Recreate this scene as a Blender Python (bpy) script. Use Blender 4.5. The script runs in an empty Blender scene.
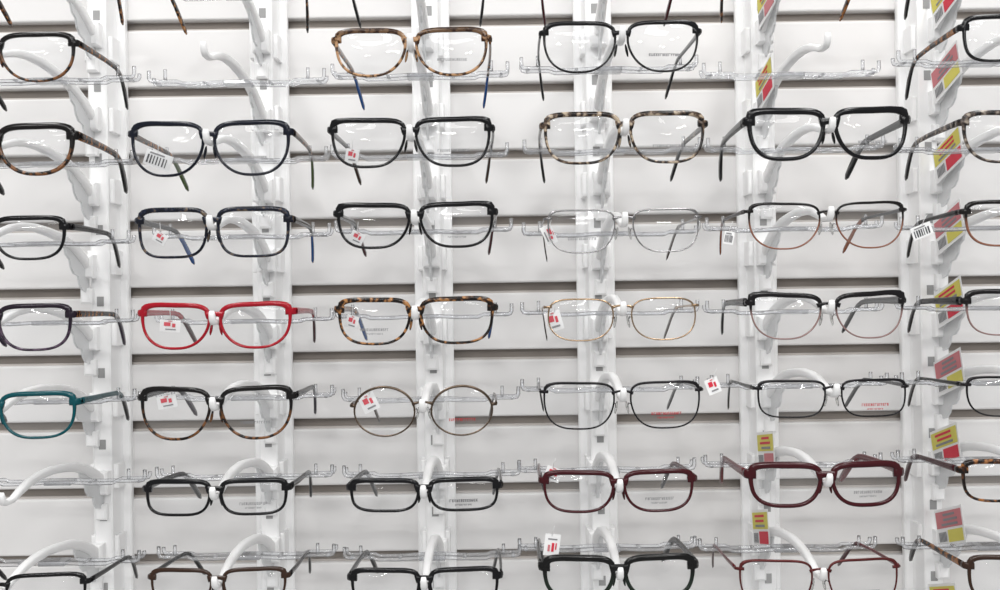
import bpy, bmesh, math, random
from mathutils import Vector, Matrix
random.seed(4)
F=1036.0; D=0.86; ROLL=math.radians(0.8); Z0=1.5
S=D/F
sc=bpy.context.scene
try:
    sc.view_settings.view_transform='Standard'
except Exception: pass

def scene_xy(px,py,t=0.0):
    u=px-500; v=295-py
    c,s=math.cos(-ROLL),math.sin(-ROLL)
    x=u*c-v*s; z=u*s+v*c
    k=(D+t)/F
    return x*k, z*k+Z0

# ---------------- materials ----------------
MATS={}
def newmat(name):
    m=bpy.data.materials.new(name); m.use_nodes=True
    nt=m.node_tree; b=nt.nodes['Principled BSDF']
    MATS[name]=m
    return m,nt,b
SPEC=.34
def solid(name,col,rough=0.3,metal=0.0,spec=SPEC):
    m,nt,b=newmat(name)
    b.inputs['Base Color'].default_value=(*col,1); b.inputs['Roughness'].default_value=rough
    b.inputs['Metallic'].default_value=metal; b.inputs['Specular IOR Level'].default_value=spec
    return m
def noisy(name,cols,scale=120,rough=0.16,stops=None):
    m,nt,b=newmat(name)
    tc=nt.nodes.new('ShaderNodeTexCoord'); n=nt.nodes.new('ShaderNodeTexNoise'); r=nt.nodes.new('ShaderNodeValToRGB')
    n.inputs['Scale'].default_value=scale; n.inputs['Detail'].default_value=1.5
    nt.links.new(tc.outputs['Object'],n.inputs['Vector']); nt.links.new(n.outputs['Fac'],r.inputs['Fac'])
    cr=r.color_ramp
    stops=stops or [0.40+0.2*i/(len(cols)-1) for i in range(len(cols))]
    while len(cr.elements)<len(cols): cr.elements.new(0.5)
    for e,c,p in zip(cr.elements,cols,stops): e.position=p
    for e,c in zip(cr.elements,cols): e.color=(*c,1)
    nt.links.new(r.outputs['Color'],b.inputs['Base Color']); b.inputs['Roughness'].default_value=rough
    b.inputs['Specular IOR Level'].default_value=SPEC
    return m
def twotone(name,top,bot,lo=-0.004,hi=0.006,rough=0.16,noise=None):
    m,nt,b=newmat(name)
    tc=nt.nodes.new('ShaderNodeTexCoord'); sx=nt.nodes.new('ShaderNodeSeparateXYZ'); mr=nt.nodes.new('ShaderNodeMapRange')
    mr.inputs['From Min'].default_value=lo; mr.inputs['From Max'].default_value=hi
    nt.links.new(tc.outputs['Object'],sx.inputs[0]); nt.links.new(sx.outputs['Z'],mr.inputs['Value'])
    mx=nt.nodes.new('ShaderNodeMix'); mx.data_type='RGBA'
    nt.links.new(mr.outputs['Result'],mx.inputs['Factor'])
    mx.inputs['A'].default_value=(*bot,1); mx.inputs['B'].default_value=(*top,1)
    if noise:
        n=nt.nodes.new('ShaderNodeTexNoise'); r=nt.nodes.new('ShaderNodeValToRGB'); n.inputs['Scale'].default_value=noise[1]
        nt.links.new(tc.outputs['Object'],n.inputs['Vector']); nt.links.new(n.outputs['Fac'],r.inputs['Fac'])
        r.color_ramp.elements[0].position=.45; r.color_ramp.elements[1].position=.55
        r.color_ramp.elements[0].color=(*bot,1); r.color_ramp.elements[1].color=(*noise[0],1)
        nt.links.new(r.outputs['Color'],mx.inputs['A'])
    nt.links.new(mx.outputs['Result'],b.inputs['Base Color']); b.inputs['Roughness'].default_value=rough
    b.inputs['Specular IOR Level'].default_value=SPEC
    return m
def clear(name,tint,fres=0.12,gl=0.05,haze=0.0,hcol=(.92,.93,.95)):
    m,nt,b=newmat(name); nt.nodes.remove(b)
    out=nt.nodes['Material Output']
    tr=nt.nodes.new('ShaderNodeBsdfTransparent'); tr.inputs[0].default_value=(*tint,1)
    go=nt.nodes.new('ShaderNodeBsdfGlossy'); go.inputs['Roughness'].default_value=gl
    lw=nt.nodes.new('ShaderNodeLayerWeight'); lw.inputs['Blend'].default_value=fres
    mx=nt.nodes.new('ShaderNodeMixShader')
    nt.links.new(lw.outputs['Fresnel'],mx.inputs[0])
    base=tr.outputs[0]
    if haze>0:
        df=nt.nodes.new('ShaderNodeBsdfDiffuse'); df.inputs[0].default_value=(*hcol,1)
        m2=nt.nodes.new('ShaderNodeMixShader'); m2.inputs[0].default_value=haze
        nt.links.new(tr.outputs[0],m2.inputs[1]); nt.links.new(df.outputs[0],m2.inputs[2]); base=m2.outputs[0]
    nt.links.new(base,mx.inputs[1]); nt.links.new(go.outputs[0],mx.inputs[2])
    nt.links.new(mx.outputs[0],out.inputs['Surface'])
    return m
solid('black',(.003,.003,.004),.15)
solid('navy',(.004,.006,.014),.15)
solid('purple',(.018,.008,.026),.18)
solid('red',(.33,.004,.014),.15)
solid('burgundy',(.045,.003,.006),.16)
solid('darkred',(.11,.005,.010),.16)
solid('teal',(.0,.065,.08),.18)
solid('blue',(.01,.06,.22),.2)
solid('green',(.05,.08,.02),.2)
solid('brown',(.035,.016,.009),.2)
solid('coppertip',(.22,.06,.02),.25)
solid('silver',(.30,.295,.30),.22,1)
solid('gold',(.40,.28,.18),.2,1)
solid('bronze',(.13,.095,.07),.25,1)
solid('gunmetal',(.012,.011,.013),.22,.3)
solid('rose',(.10,.018,.018),.25,.4)
noisy('tort_dark',[(.008,.005,.004),(.05,.018,.008),(.30,.12,.035)],190,stops=[.42,.51,.62])
noisy('tort_amber',[(.007,.005,.004),(.05,.020,.008),(.38,.18,.065)],210,stops=[.46,.54,.63])
noisy('tort_blonde',[(.012,.009,.008),(.10,.065,.045),(.42,.34,.25)],200,stops=[.45,.53,.61])
noisy('tort_grey',[(.010,.009,.009),(.08,.06,.05),(.34,.29,.24)],200,stops=[.44,.54,.65])
noisy('tort_navy',[(.005,.006,.012),(.008,.013,.03),(.12,.085,.055)],200,stops=[.46,.57,.68])
twotone('black_tort',(.005,.004,.004),(.008,.005,.004),noise=((.17,.07,.025),200))
twotone('tort_top',(.030,.014,.008),(.045,.018,.008),lo=.010,hi=.022,noise=((.42,.24,.12),210))
twotone('black_copper',(.006,.005,.005),(.22,.09,.055),lo=.0,hi=.007)
twotone('black_rose',(.006,.005,.006),(.24,.15,.14),lo=.003,hi=.008)
twotone('black_green',(.004,.004,.004),(.010,.018,.012))
twotone('purple_tort',(.014,.008,.016),(.024,.012,.028),noise=((.08,.05,.08),160))
solid('white_plastic',(.92,.92,.92),.42,spec=.4)
solid('upright_white',(.92,.92,.92),.45,spec=.4)
solid('slat_white',(.735,.725,.72),.5)
solid('groove_taupe',(.29,.26,.235),.7)
solid('groove_edge',(.50,.465,.44),.6)
solid('slot_dark',(.32,.32,.32),.6)
solid('tag_white',(.88,.88,.88),.6)
solid('tag_red',(.66,.03,.06),.6)
solid('tag_yellow',(.70,.63,.12),.6)
solid('tag_pink',(.60,.20,.22),.6)
solid('print_dark',(.06,.06,.07),.6)
solid('print_grey',(.25,.25,.26),.6)
solid('print_red',(.5,.03,.04),.6)
clear('lens_clear',(.965,.97,.975),.25,.012,haze=.05,hcol=(1,1,1))
clear('nose_pad_clear',(.9,.9,.88),.3,.1,haze=.2)
clear('acrylic_clear',(.93,.935,.945),.28,.08,haze=.20,hcol=(.97,.98,1))
m,nt,b=newmat('fin_frosted'); b.inputs['Base Color'].default_value=(.80,.81,.82,1); b.inputs['Roughness'].default_value=.3
b.inputs['Alpha'].default_value=.75

# ---------------- mesh helpers ----------------
class MB:
    def __init__(s): s.v=[]; s.f=[]; s.m=[]; s.sm=[]; s.mats=[]
    def mi(s,n):
        if n not in s.mats: s.mats.append(n)
        return s.mats.index(n)
    def add(s,vs,fs,mat,smooth=True):
        o=len(s.v); s.v+= [tuple(v) for v in vs]; k=s.mi(mat)
        for f in fs: s.f.append([i+o for i in f]); s.m.append(k); s.sm.append(smooth)
    def obj(s,name,loc=(0,0,0),recalc=True):
        me=bpy.data.meshes.new(name); me.from_pydata(s.v,[],s.f)
        for n in s.mats: me.materials.append(MATS[n])
        for p,k,q in zip(me.polygons,s.m,s.sm): p.material_index=k; p.use_smooth=q
        if recalc:
            bm=bmesh.new(); bm.from_mesh(me); bmesh.ops.recalc_face_normals(bm,faces=bm.faces); bm.to_mesh(me); bm.free()
        o=bpy.data.objects.new(name,me); bpy.context.collection.objects.link(o); o.location=loc
        return o
NS=10
def sec(hw,hh,n=2.6):
    r=[]
    for i in range(NS):
        a=2*math.pi*(i+.5)/NS; c,s=math.cos(a),math.sin(a)
        r.append((hw*math.copysign(abs(c)**(2/n),c),hh*math.copysign(abs(s)**(2/n),s)))
    return r
def sweep(mb,pts,hw,hh,ref,mat,closed=False,n=2.6,matf=None):
    pts=[Vector(p) for p in pts]; N=len(pts); vs=[]
    for i,p in enumerate(pts):
        if closed: T=pts[(i+1)%N]-pts[i-1]
        else: T=pts[min(i+1,N-1)]-pts[max(i-1,0)]
        T.normalize(); R=Vector(ref); Sx=(R-T*R.dot(T)).normalized(); U=Sx.cross(T)
        w=hw[i] if isinstance(hw,(list,tuple)) else hw; h=hh[i] if isinstance(hh,(list,tuple)) else hh
        for a,b_ in sec(w,h,n): vs.append(p+Sx*a+U*b_)
    rng=range(N if closed else N-1)
    groups={}
    for i in rng:
        mm=matf(i) if matf else mat
        for j in range(NS):
            k=(i+1)%N
            groups.setdefault(mm,[]).append([i*NS+j,i*NS+(j+1)%NS,k*NS+(j+1)%NS,k*NS+j])
    o=len(mb.v); mb.v+=[tuple(v) for v in vs]
    def addf(fs,mm,sm=True):
        kk=mb.mi(mm)
        for f in fs: mb.f.append([x+o for x in f]); mb.m.append(kk); mb.sm.append(sm)
    for mm,fs in groups.items(): addf(fs,mm)
    if not closed:
        addf([[j for j in range(NS)]],matf(0) if matf else mat); addf([[(N-1)*NS+j for j in range(NS)]],matf(N-2) if matf else mat)
def box(mb,x0,x1,y0,y1,z0,z1,mat,bev=0.0):
    b=bev
    if b<=0:
        vs=[(x,y,z) for x in (x0,x1) for y in (y0,y1) for z in (z0,z1)]
        fs=[[0,1,3,2],[4,6,7,5],[0,4,5,1],[2,3,7,6],[0,2,6,4],[1,5,7,3]]
    else:
        fr=[(x0+b,y0,z0+b),(x1-b,y0,z0+b),(x1-b,y0,z1-b),(x0+b,y0,z1-b)]
        md=[(x0,y0+b,z0),(x1,y0+b,z0),(x1,y0+b,z1),(x0,y0+b,z1)]
        bk=[(x0,y1,z0),(x1,y1,z0),(x1,y1,z1),(x0,y1,z1)]
        vs=fr+md+bk; fs=[[0,1,2,3],[11,10,9,8]]
        for i in range(4):
            j=(i+1)%4; fs.append([i,4+i,4+j,j]); fs.append([4+i,8+i,8+j,4+j])
    mb.add(vs,fs,mat,False)
def card(mb,c,w,h,ang,tilt,mat,th=.0003):
    M=Matrix.Translation(Vector(c))@Matrix.Rotation(tilt,4,'Z')@Matrix.Rotation(ang,4,'Y')
    def put(x0,x1,z0,z1,m,y=-.0004,t=.0002):
        vs=[M@Vector((x,yy,z)) for x in (x0,x1) for yy in (y,y+t) for z in (z0,z1)]
        mb.add(vs,[[0,1,3,2],[4,6,7,5],[0,4,5,1],[2,3,7,6],[0,2,6,4],[1,5,7,3]],m,False)
    put(-w/2,w/2,-h/2,h/2,mat,0,th)
    return put

# ---------------- glasses ----------------
# n_top, n_bottom, widest height (fraction of b), cat lift, nose cut, lower taper, flare
SH={
 'cat':     (4.8,2.55,.26,.12,.11,.10,.0022),
 'catround':(4.2,2.45,.22,.07,.10,.08,.0015),
 'wide':    (5.4,2.90,.28,.07,.12,.10,.0022),
 'soft':    (4.8,2.90,.20,.03,.09,.07,.0010),
 'rect':    (5.6,3.60,.12,.01,.08,.05,.0008),
 'oval':    (3.4,2.60,.12,.02,.06,.04,.0002),
 'round':   (2.0,2.00,.0,0,0,0,0)}
def glasses(x0,x1,y0,y1,shape,kind,fm,tm=None,tip=None,tags=(),text=None,name='eyeglasses'):
    tm=tm or fm; tip=tip or tm
    cx,cz=scene_xy((x0+x1)/2,(y0+y1)/2); W=(x1-x0)*S; H=(y1-y0)*S
    nt_,nb_,zc0,cat,ncut,tap,flare=SH[shape]
    if kind=='plastic': wt,wb,d,g,th,tt=.0037,.0019,.0018,.0078,.0029,.0012
    elif kind=='thick': wt,wb,d,g,th,tt=.0050,.0029,.0021,.0080,.0038,.0015
    elif kind=='thin': wt,wb,d,g,th,tt=.0030,.0014,.0014,.0090,.0023,.0011
    elif kind=='metal': wt,wb,d,g,th,tt=.0017,.0010,.0009,.0125,.0013,.0008
    elif kind=='brow': wt,wb,d,g,th,tt=.0038,.0009,.0012,.0120,.0026,.0011
    else: wt,wb,d,g,th,tt=.0010,.0008,.0006,.0140,.0009,.0006   # wire
    isplast=kind in('plastic','thick','thin')
    ep=.0024
    a=(W/2-ep-g/2)/2-wb*.8-.0004; cxl=(W/2-ep+g/2)/2; b=H/2-(wt+wb)/2
    catz=cat*b
    b-=catz*.45
    wrap=lambda x:1.25*x*x
    mb=MB(); N=72
    for sg in (1,-1):
        M_=720; out=[]
        for i in range(M_):
            t=2*math.pi*i/M_; c,s=math.cos(t),math.sin(t)
            n=nt_ if s>=0 else nb_
            x=a*math.copysign(abs(c)**(2/n),c)
            zz=math.copysign(abs(s)**(2/n),s)
            z=zc0*b+ (zz*b*(1-zc0) if s>=0 else zz*b*(1+zc0))
            q=z/b; p=x/a
            low=max(0,(zc0-q))/(1+zc0)
            x-= tap*a*p*low
            if p<0: x+= ncut*a*low*abs(p)
            pl=p if p>0 else p*.35
            z+= catz*pl*(.45+.55*q)
            out.append(Vector((x,0,z)))
        L=[0]
        for i in range(M_): L.append(L[-1]+(out[(i+1)%M_]-out[i]).length)
        res=[]; j=0
        for i in range(N):
            tgt=L[-1]*i/N
            while L[j+1]<tgt: j+=1
            f=(tgt-L[j])/max(1e-9,L[j+1]-L[j]); res.append(out[j].lerp(out[(j+1)%M_],f))
        out=[(res[i-1]+res[i]*4+res[(i+1)%N])/6 for i in range(N)]
        nr=[]
        for i in range(N):
            T=out[(i+1)%N]-out[i-1]; nr.append(Vector((T.z,0,-T.x)).normalized())
        vs=[]
        for i in range(N):
            nz=nr[i].z
            k=min(1,max(0,(nz+.25)/.95)); k=k*k*(3-2*k)
            if nr[i].x<0: k*= 1-.25*abs(nr[i].x)
            w=wb+(wt-wb)*k
            ang=math.atan2(nr[i].z,nr[i].x); dt=ang-math.radians(48); w+=flare*math.exp(-(dt/.5)**2)
            dd=d*(.75+.25*k)
            for u,v in sec(w/2+.0002,dd,3.2):
                p=out[i]+nr[i]*(w/2+u); X=sg*(cxl+p.x); vs.append((X,wrap(X)+v,p.z))
        fs=[]
        for i in range(N):
            for j in range(NS):
                k=(i+1)%N; fs.append([i*NS+j,i*NS+(j+1)%NS,k*NS+(j+1)%NS,k*NS+j])
        mb.add(vs,fs,fm)
        vs=[]; R=6
        for r in range(R,0,-1):
            for i in range(N):
                p=out[i]*(r/R); X=sg*(cxl+p.x)
                vs.append((X,wrap(X)*.6+.4*wrap(cxl)-.0020*(1-(r/R)**2)+.0002 if r<R else wrap(X)+.0002,p.z))
        X=sg*cxl; vs.append((X,wrap(X)-.0018,0)); fs=[]
        for r in range(R-1):
            for i in range(N):
                k=(i+1)%N; fs.append([r*N+i,r*N+k,(r+1)*N+k,(r+1)*N+i])
        for i in range(N): fs.append([(R-1)*N+i,(R-1)*N+(i+1)%N,len(vs)-1])
        mb.add(vs,fs,'lens_clear')
        zt=b*(.68 if shape in('cat','wide','catround') else .64)+catz*.85
        if shape=='round': zt=b*.25
        xo=cxl+a*(.90 if shape!='round' else .98)
        sweep(mb,[(sg*xo,wrap(xo),zt),(sg*(W/2-.0020),wrap(W/2)-.0003,zt),(sg*(W/2+.0002),wrap(W/2)+.0015,zt),(sg*(W/2+.0004),wrap(W/2)+.005,zt)],
              [d*.9]*4 if isplast else d, [th*1.05,th*1.1,th,th*.95],(0.2,1,0),fm)
        y0_=wrap(W/2)+.004
        prof=[(0,0,0),(.008,0,0),(.03,-.0005,.0),(.06,-.001,.0006),(.085,-.002,.0016),(.095,-.0035,.0024),(.103,-.0068,.003),(.110,-.0115,.004),(.117,-.0175,.005),(.124,-.024,.0062),(.130,-.030,.0074),(.133,-.0325,.0078)]
        pts=[(sg*(W/2-q[2]),y0_+q[0],zt+q[1]) for q in prof]
        if isplast: hh=[th,th,th*.9,th*.8,th*.78,th*.85,th*.95,th*1.05,th*1.12,th*1.1,th*.9,th*.4]
        else:
            e=.0024; hh=[th*1.4,th*1.4,th*1.2,th,th,e,e,e,e*1.1,e*1.1,e*.9,e*.5]
        hw=[tt]*8+[tt*1.15]*3+[tt*.6]
        sweep(mb,pts,hw,hh,(1,0,0),tm,matf=lambda i:(tm if i<(5 if not isplast else 6) else tip),n=3)
        zz=-.1*b
        xi=g/2-.0005+ncut*a*.2 if isplast else g/2-.0015
        if not isplast:
            sweep(mb,[(sg*(g/2+.0015),.0005,zz+.003),(sg*(g/2-.0005),.004,zz+.004),(sg*xi,.006,zz)],.0004,.0004,(0,.3,1),'silver')
        pv=[]; pf=[]
        for ii in range(7):
            ph=-math.pi/2+math.pi*ii/6
            for jj in range(8):
                t=2*math.pi*jj/8
                pv.append((sg*(xi+.0012*math.cos(ph)*math.cos(t)- (.001*math.sin(ph))),(.006 if not isplast else .003)+.0025*math.cos(ph)*math.sin(t),zz+.0055*math.sin(ph)))
        for ii in range(6):
            for jj in range(8): pf.append([ii*8+jj,ii*8+(jj+1)%8,(ii+1)*8+(jj+1)%8,(ii+1)*8+jj])
        mb.add(pv,pf,'nose_pad_clear' if not isplast else fm)
    zb=(.58 if shape!='round' else .3)*b; ov=.002+wt*.4
    bh=wt*.55 if isplast else max(wt*.5,.0008)
    if kind=='brow': bh=.0012
    ext=g/2+ov; arch=.0012 if isplast else .0020
    pts=[(ext*u,-.0005,zb+arch*(1-u*u)) for u in (-1,-.7,-.35,0,.35,.7,1)]
    sweep(mb,pts,d*.9,[bh*1.7,bh*1.35,bh*1.05,bh,bh*1.05,bh*1.35,bh*1.7],(0,1,0),fm)
    for (tx,ty,tw,thh,ang,kindt) in tags:
        X,Z=scene_xy(tx,ty,.012); X-=cx; Z-=cz
        w=tw*S; h=thh*S; pr=card(mb,(X,.012,Z),w,h,math.radians(ang),math.radians(random.uniform(-15,15)),'tag_white')
        if kindt=='red':
            pr(-w*.30,w*.02,-h*.02,h*.30,'tag_red'); pr(w*.10,w*.26,-h*.10,h*.22,'tag_red')
            pr(-w*.22,w*.30,-h*.34,-h*.24,'print_grey'); pr(-w*.1,w*.1,h*.36,h*.44,'tag_pink')
        elif kindt=='big':
            pr(-w*.02,w*.14,-h*.30,h*.10,'tag_red'); pr(-w*.26,-w*.12,-h*.30,h*.0,'tag_pink'); pr(w*.22,w*.30,-h*.2,h*.1,'tag_red')
            pr(-w*.3,w*.3,h*.24,h*.30,'print_grey')
        else:
            for q in range(7):
                xx=-w*.4+w*.115*q; pr(xx,xx+w*random.uniform(.03,.07),-h*.35,h*.2,'print_dark')
            pr(-w*.35,w*.2,h*.28,h*.38,'print_grey')
        sweep(mb,[(X,.0122,Z+h*.4),(X*1.0+.001,.010,Z+h*.5+.004),(X+.002,.006,Z+h*.5+.008)],.00025,.00025,(1,0,0),'tag_white')
    if text:
        side,tmn,two=text
        def strip(xc,z,w,h,mm):
            x=xc-w/2
            while x<xc+w/2:
                cw=h*random.uniform(.45,.75)
                kind_=random.random()
                y=wrap(x)-.0026
                def q(xa,xb,za,zb_): mb.add([(xa,y,za),(xb,y,za),(xb,y,zb_),(xa,y,zb_)],[[0,1,2,3]],mm,False)
                s=h*.2
                q(x,x+s,z-h/2,z+h/2)
                if kind_<.7: q(x,x+cw,z+h/2-s,z+h/2)
                if kind_>.3: q(x,x+cw,z-h/2,z-h/2+s)
                if .2<kind_<.8: q(x,x+cw*.9,z-s/2,z+s/2)
                if kind_>.6: q(x+cw-s,x+cw,z-h/2,z+h/2)
                x+=cw+h*.22
        zc=-b*.35
        strip(side*cxl,zc,a*.85,.0022,tmn)
        if two: strip(side*cxl,zc-.0035,a*.5,.0013,tmn)
    ob=mb.obj(name,(cx,0,cz))
    ob.rotation_euler=(math.radians(random.uniform(-1,1)),0,0)
    return cx,cz+zb-bh-.0008

G={}
def g(r,c,*a,**k): G[(r,c)]=glasses(*a,**k)
# row above the frame
g(-1,0,-78,70,-70,-22,'soft','plastic','tort_dark')
g(-1,1,125,285,-62,-14,'soft','plastic','black','tort_amber')
g(-1,2,328,486,-66,-16,'cat','plastic','tort_dark','black')
g(-1,3,543,700,-70,-20,'rect','plastic','black','black','burgundy')
g(-1,4,748,905,-74,-25,'cat','plastic','tort_dark')
g(-1,5,962,1120,-78,-28,'soft','plastic','black')
# row 0
g(0,0,-85,75,33,84,'catround','plastic','black_tort','tort_dark','black')
g(0,2,332,490,28,78,'catround','plastic','tort_top','tort_dark','blue',text=(1,'print_grey',False))
g(0,3,541,702,21,74,'catround','thin','black',text=(1,'print_dark',False))
g(0,5,963,1120,14,62,'rect','plastic','black','tort_dark','black')
# row 1
g(1,0,-88,74,124,178,'catround','thick','black_tort','tort_dark','black')
g(1,1,127,291,121,178,'catround','plastic','navy','tort_dark','green',tags=[(158,160,30,16,20,'bar')],text=(1,'print_grey',True))
g(1,2,328,493,118,169,'wide','plastic','black','black','brown',text=(1,'print_grey',True),tags=[(352,156,14,14,10,'red')])
g(1,3,542,708,112,165,'soft','plastic','tort_blonde','tort_grey','black',text=(1,'print_grey',False))
g(1,4,747,912,108,162,'wide','thick','black','black','black',text=(1,'print_grey',True))
g(1,5,963,1125,110,164,'catround','plastic','tort_grey','tort_grey','black')
# row 2
g(2,0,-88,66,217,262,'soft','plastic','black','black','black',text=(1,'print_grey',False))
g(2,1,134,291,208,259,'rect','plastic','tort_navy','black','blue',tags=[(160,238,14,11,30,'red')])
g(2,2,334,496,203,250,'wide','plastic','black','black','burgundy',text=(1,'print_grey',True),tags=[(357,238,14,12,25,'red')])
g(2,3,545,703,209,253,'soft','wire','silver','silver','brown',tags=[(549,235,20,12,65,'red')],text=(-1,'print_grey',False))
g(2,4,747,909,202,250,'catround','metal','black_copper','gunmetal','coppertip',tags=[(729,238,10,13,10,'bar')])
g(2,5,965,1125,200,247,'soft','thin','black_copper','black','black',tags=[(922,231,24,13,-20,'bar')])
# row 3
g(3,0,-85,72,305,353,'soft','plastic','purple_tort','tort_dark','purple')
g(3,1,137,293,303,351,'catround','plastic','red','red','burgundy',tags=[(170,326,20,12,5,'red')])
g(3,2,335,496,298,346,'soft','plastic','tort_amber','tort_dark','blue',text=(-1,'print_grey',True),tags=[(352,322,13,13,15,'red')])
g(3,3,545,700,298,341,'oval','wire','gold','gold','brown',tags=[(554,321,17,20,-15,'red')])
g(3,4,749,908,293,342,'cat','brow','black_rose','black','black')
g(3,5,966,1125,290,337,'soft','brow','black_rose','black','black')
# row 4
g(4,0,-85,76,393,441,'soft','plastic','teal','teal','black')
g(4,1,137,294,387,442,'catround','plastic','black_tort','black','purple',tags=[(167,402,20,13,-10,'red')],text=(1,'print_grey',False))
g(4,2,350,496,386,437,'round','metal','bronze','brown','brown',tags=[(369,403,17,18,-25,'red')],text=(1,'print_red',False))
g(4,3,541,704,382,430,'soft','metal','gunmetal','black','black',text=(1,'print_red',True))
g(4,4,756,911,380,418,'rect','metal','gunmetal','black','black',tags=[(713,386,14,16,-20,'red')],text=(1,'print_red',True))
g(4,5,966,1125,376,417,'soft','metal','gunmetal','black','black')
# row 5
g(5,1,142,289,480,517,'rect','plastic','black','black','black',text=(1,'print_grey',True))
g(5,2,347,501,479,513,'rect','plastic','black','black','black',text=(1,'print_dark',True))
g(5,3,541,697,471,514,'soft','plastic','burgundy','burgundy','black',text=(1,'print_grey',True),tags=[(553,474,16,14,20,'red')])
g(5,4,748,905,463,509,'soft','thick','burgundy','darkred','darkred',text=(1,'print_grey',True))
g(5,5,962,1120,460,503,'rect','plastic','tort_dark','burgundy','burgundy')
# row 6
g(6,0,-85,86,575,618,'soft','thin','black','black','black')
g(6,1,147,288,569,608,'soft','thin','brown','black','black')
g(6,2,348,501,569,607,'rect','plastic','black','black','black')
g(6,3,541,698,556,602,'soft','thick','black_green','black','black',tags=[(552,545,16,22,8,'big')])
g(6,4,738,903,560,608,'soft','metal','rose','darkred','burgundy',text=(1,'print_grey',False))
g(6,5,968,1125,556,602,'rect','plastic','brown','tort_dark','black')

# ---------------- display arms ----------------
def colx(k): return (-290+206*(k-1))*S
def build_arm(label,seed):
    random.seed(seed); mb=MB()
    pr=[(.206,-.024),(.195,-.019),(.18,-.011),(.16,-.003),(.137,.003),(.11,.0065),(.085,.0085),(.06,.008),(.04,.0055),(.022,.001),(.010,-.003),(.002,-.0035),(-.004,-.0035),(-.0075,-.001),(-.009,.0035),(-.0095,.006)]
    hw=[.0055,.0055,.005,.0045,.0042,.004,.0038,.0038,.0036,.0033,.0030,.0028,.0028,.0028,.0026,.0020]
    hh=[.007,.006,.0055,.005,.0045,.004,.0038,.0036,.0034,.0030,.0026,.0024,.0024,.0024,.0020,.0014]
    sweep(mb,[(0,a,b) for a,b in pr],hw,hh,(1,0,0),'white_plastic',n=3.4)
    o=[(.207,-.018),(.190,-.012),(.170,-.003),(.152,.001),(.148,-.006),(.152,-.014),(.160,-.018),(.163,-.026),(.170,-.032),(.180,-.034),(.183,-.042),(.190,-.048),(.200,-.050),(.204,-.058),(.207,-.060)]
    n=len(o); vs=[(-.0011,a,b) for a,b in o]+[(.0011,a,b) for a,b in o]
    fs=[list(range(n)),list(range(2*n-1,n-1,-1))]+[[i,(i+1)%n,(i+1)%n+n,i+n] for i in range(n)]
    mb.add(vs,fs,'fin_frosted',False)
    box(mb,-.0085,.0085,.196,.2075,-.036,-.012,'white_plastic',.002)
    box(mb,-.006,.006,.199,.2075,-.062,-.046,'white_plastic',.002)
    zr=-.004; L=.081
    for yy,h in ((.098,.010),(.112,.006)):
        pts=[(-L,yy,zr+h),(-L,yy,zr+.003),(-L+.0012,yy,zr+.0006),(-L+.004,yy,zr),(-.055,yy,zr),(-.050,yy,zr-.002),(-.03,yy,zr-.002),(-.012,yy,zr-.001),(.012,yy,zr-.001),(.03,yy,zr-.002),(.050,yy,zr-.002),(.055,yy,zr),(L-.004,yy,zr),(L-.0012,yy,zr+.0006),(L,yy,zr+.003),(L,yy,zr+h)]
        sweep(mb,pts,.0017,.0017,(0,1,0),'acrylic_clear',n=2.4)
    for x in (-.066,.066):
        sweep(mb,[(x,.098,zr+.011),(x,.098,zr+.001)],.0015,.0015,(0,1,0),'acrylic_clear')
    for x in (-L+.006,-.030,.030,L-.006):
        sweep(mb,[(x,.098,zr-.001),(x,.112,zr-.001)],.0015,.001,(1,0,0),'acrylic_clear')
    box(mb,-.012,.012,.096,.114,zr-.0035,zr+.0005,'acrylic_clear',.0006)
    if label:
        tilt=random.uniform(-.34,-.15)
        def q(t0,t1,z0,z1,mt,x):
            def P(xx,t,z):
                t_=(t-.172)*.95; z_=(z+.003)*.95
                return (xx,.169+t_*math.cos(tilt)-z_*math.sin(tilt),-.001+t_*math.sin(tilt)+z_*math.cos(tilt))
            vs=[P(xx,t,z) for xx in (x,x+.0003) for t in (t0,t1) for z in (z0,z1)]
            mb.add(vs,[[0,1,3,2],[4,6,7,5],[0,4,5,1],[2,3,7,6],[0,2,6,4],[1,5,7,3]],mt,False)
        q(.136,.205,-.022,.016,'tag_white',-.0075)
        a_,b_=random.choice([('tag_yellow','tag_pink'),('tag_pink','tag_yellow'),('tag_yellow','tag_red')])
        q(.139,.202,-.004,.013,a_,-.0080)
        q(.140,.176,-.019,-.0065,b_,-.0080)
        for zz in (-.002,.003,.008):
            q(.148+random.uniform(0,.006),.180+random.uniform(0,.012),zz,zz+.0024,'tag_red' if (zz>0 and a_!='tag_pink') else 'print_grey',-.0084)
        for i in range(6): q(.180+i*.0033,.1815+i*.0033,-.018,-.008,'print_grey',-.0084)
    return mb.obj('eyeglass_display_arm')
def place(me_obj,first,loc):
    if first: o=me_obj
    else:
        o=bpy.data.objects.new('eyeglass_display_arm',me_obj.data); bpy.context.collection.objects.link(o)
    o.location=loc
pA=build_arm(False,1); pB=[build_arm(True,s) for s in (2,3,5,8)]
used=set()
cnt=0
for r in range(-1,8):
    for c in range(0,6):
        zrow=Z0+(295-(43+88.8*r))*S - .0035
        if (r,c) in G:
            gx,gz=G[(r,c)]; x=gx; z=gz+.0006
        else: x=colx(c); z=zrow
        lab=(c==5) or (c==4 and r in(-1,0,5,6))
        p=pB[cnt%4] if lab else pA; cnt+=1
        place(p,p.name not in used,(x,0,z)); used.add(p.name)

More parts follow.
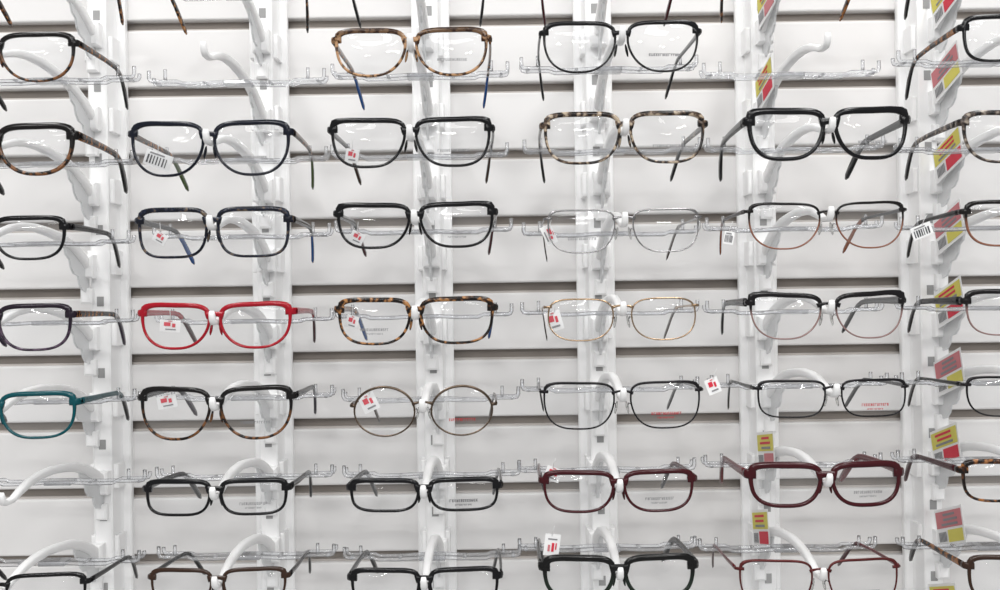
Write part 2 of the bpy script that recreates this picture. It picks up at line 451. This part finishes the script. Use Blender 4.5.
# ---------------- slatwall ----------------
XW=1.35
mb=MB(); pitch=.0709; zg0=Z0+(295-221)*(1.10/F)
k0=-22; k1=15; gh=.0108
for k in range(k0,k1):
    zt=zg0+pitch*(k+1)-gh/2; zb=zg0+pitch*k+gh/2
    if k==k0: zb=0
    x0,x1,y0,y1=-XW,XW,.240,.252
    prof=[(y1,zb),(y0+.002,zb),(y0+.0004,zb+.0008),(y0,zb+.002),(y0,zt-.002),(y0+.0004,zt-.0006),(y0+.002,zt),(y1,zt)]
    n=len(prof); vs=[(x0,a,b) for a,b in prof]+[(x1,a,b) for a,b in prof]
    fs=[[i,i+1,i+1+n,i+n] for i in range(n-1)]+[list(range(n)),list(range(2*n-1,n-1,-1))]
    mb.add(vs,fs,'slat_white',False)
    box(mb,x0,x1,.2455,.2518,zt,zt+.0022,'groove_edge')
mb.obj('slatwall_panel')
mb=MB(); box(mb,-XW,XW,.252,.30,0,2.9,'groove_taupe'); mb.obj('wall_back')
m_f,nt,b=newmat('floor_tile')
br=nt.nodes.new('ShaderNodeTexBrick'); br.inputs['Color1'].default_value=(.46,.46,.46,1); br.inputs['Color2'].default_value=(.42,.42,.42,1); br.inputs['Mortar'].default_value=(.32,.32,.32,1); br.offset=0; br.inputs['Scale'].default_value=1.5
tc=nt.nodes.new('ShaderNodeTexCoord'); nt.links.new(tc.outputs['Object'],br.inputs['Vector']); nt.links.new(br.outputs['Color'],b.inputs['Base Color'])
mb=MB(); box(mb,-XW-1,XW+1,-4,.30,-.05,0,'floor_tile'); mb.obj('floor')

# uprights
for k in range(-1,8):
    x=colx(k); mb=MB()
    zb,zt=0,2.6
    pf=[(-.020,.240),(-.020,.2335),(-.0185,.232),(-.0120,.232),(-.0105,.228),(-.0095,.2085),(-.008,.2075),(.008,.2075),(.0095,.2085),(.0105,.228),(.0120,.232),(.0185,.232),(.020,.2335),(.020,.240)]
    n=len(pf); vs=[(a,b,zb) for a,b in pf]+[(a,b,zt) for a,b in pf]
    mb.add(vs,[[i,(i+1)%n,(i+1)%n+n,i+n] for i in range(n)]+[list(range(n)),list(range(2*n-1,n-1,-1))],'upright_white',False)
    for r in range(-4,11):
        zr=Z0+(295-(43+88.8*r))*S
        box(mb,-.0035,.0035,.2070,.2082,zr+.006,zr+.016,'slot_dark')
        box(mb,-.0145,-.0095,.211,.232,zr-.035,zr-.010,'upright_white',.001)
        box(mb,.0095,.0145,.211,.232,zr-.035,zr-.010,'upright_white',.001)
    mb.obj('display_upright',(x,0,0))

# ---------------- camera & light ----------------
cam=bpy.data.cameras.new('camera'); cam.sensor_width=36; cam.lens=36*F/1000; cam.clip_start=.01
co=bpy.data.objects.new('camera',cam); bpy.context.collection.objects.link(co)
co.matrix_world=Matrix.Translation((0,-D,Z0))@Matrix.Rotation(math.pi/2,4,'X')@Matrix.Rotation(-ROLL,4,'Z')
sc.camera=co
w=bpy.data.worlds.new('store_ambient'); sc.world=w; w.use_nodes=True
w.node_tree.nodes['Background'].inputs[0].default_value=(1,.995,.99,1); w.node_tree.nodes['Background'].inputs[1].default_value=.43
def area(name,loc,sx,sy,p,rot=(0,0,0),col=(1,.995,.985)):
    l=bpy.data.lights.new(name,'AREA'); l.shape='RECTANGLE'; l.size=sx; l.size_y=sy; l.energy=p; l.color=col
    o=bpy.data.objects.new(name,l); bpy.context.collection.objects.link(o); o.location=loc; o.rotation_euler=rot
area('ceiling_light',(-.7,-.75,2.85),.25,1.2,15)
area('ceiling_light',(.7,-.75,2.85),.25,1.2,15)
area('ceiling_light',(0,-2.2,2.85),1.6,.3,14,(math.radians(35),0,0))
# further fixtures down the shop: their reflections are the small highlights in the lenses
for y in (-4.2,-6.5):
    for x in (-1.8,-.0,1.8):
        area('ceiling_light',(x,y,3.1),.5,.12,16,(math.radians(50),0,0))
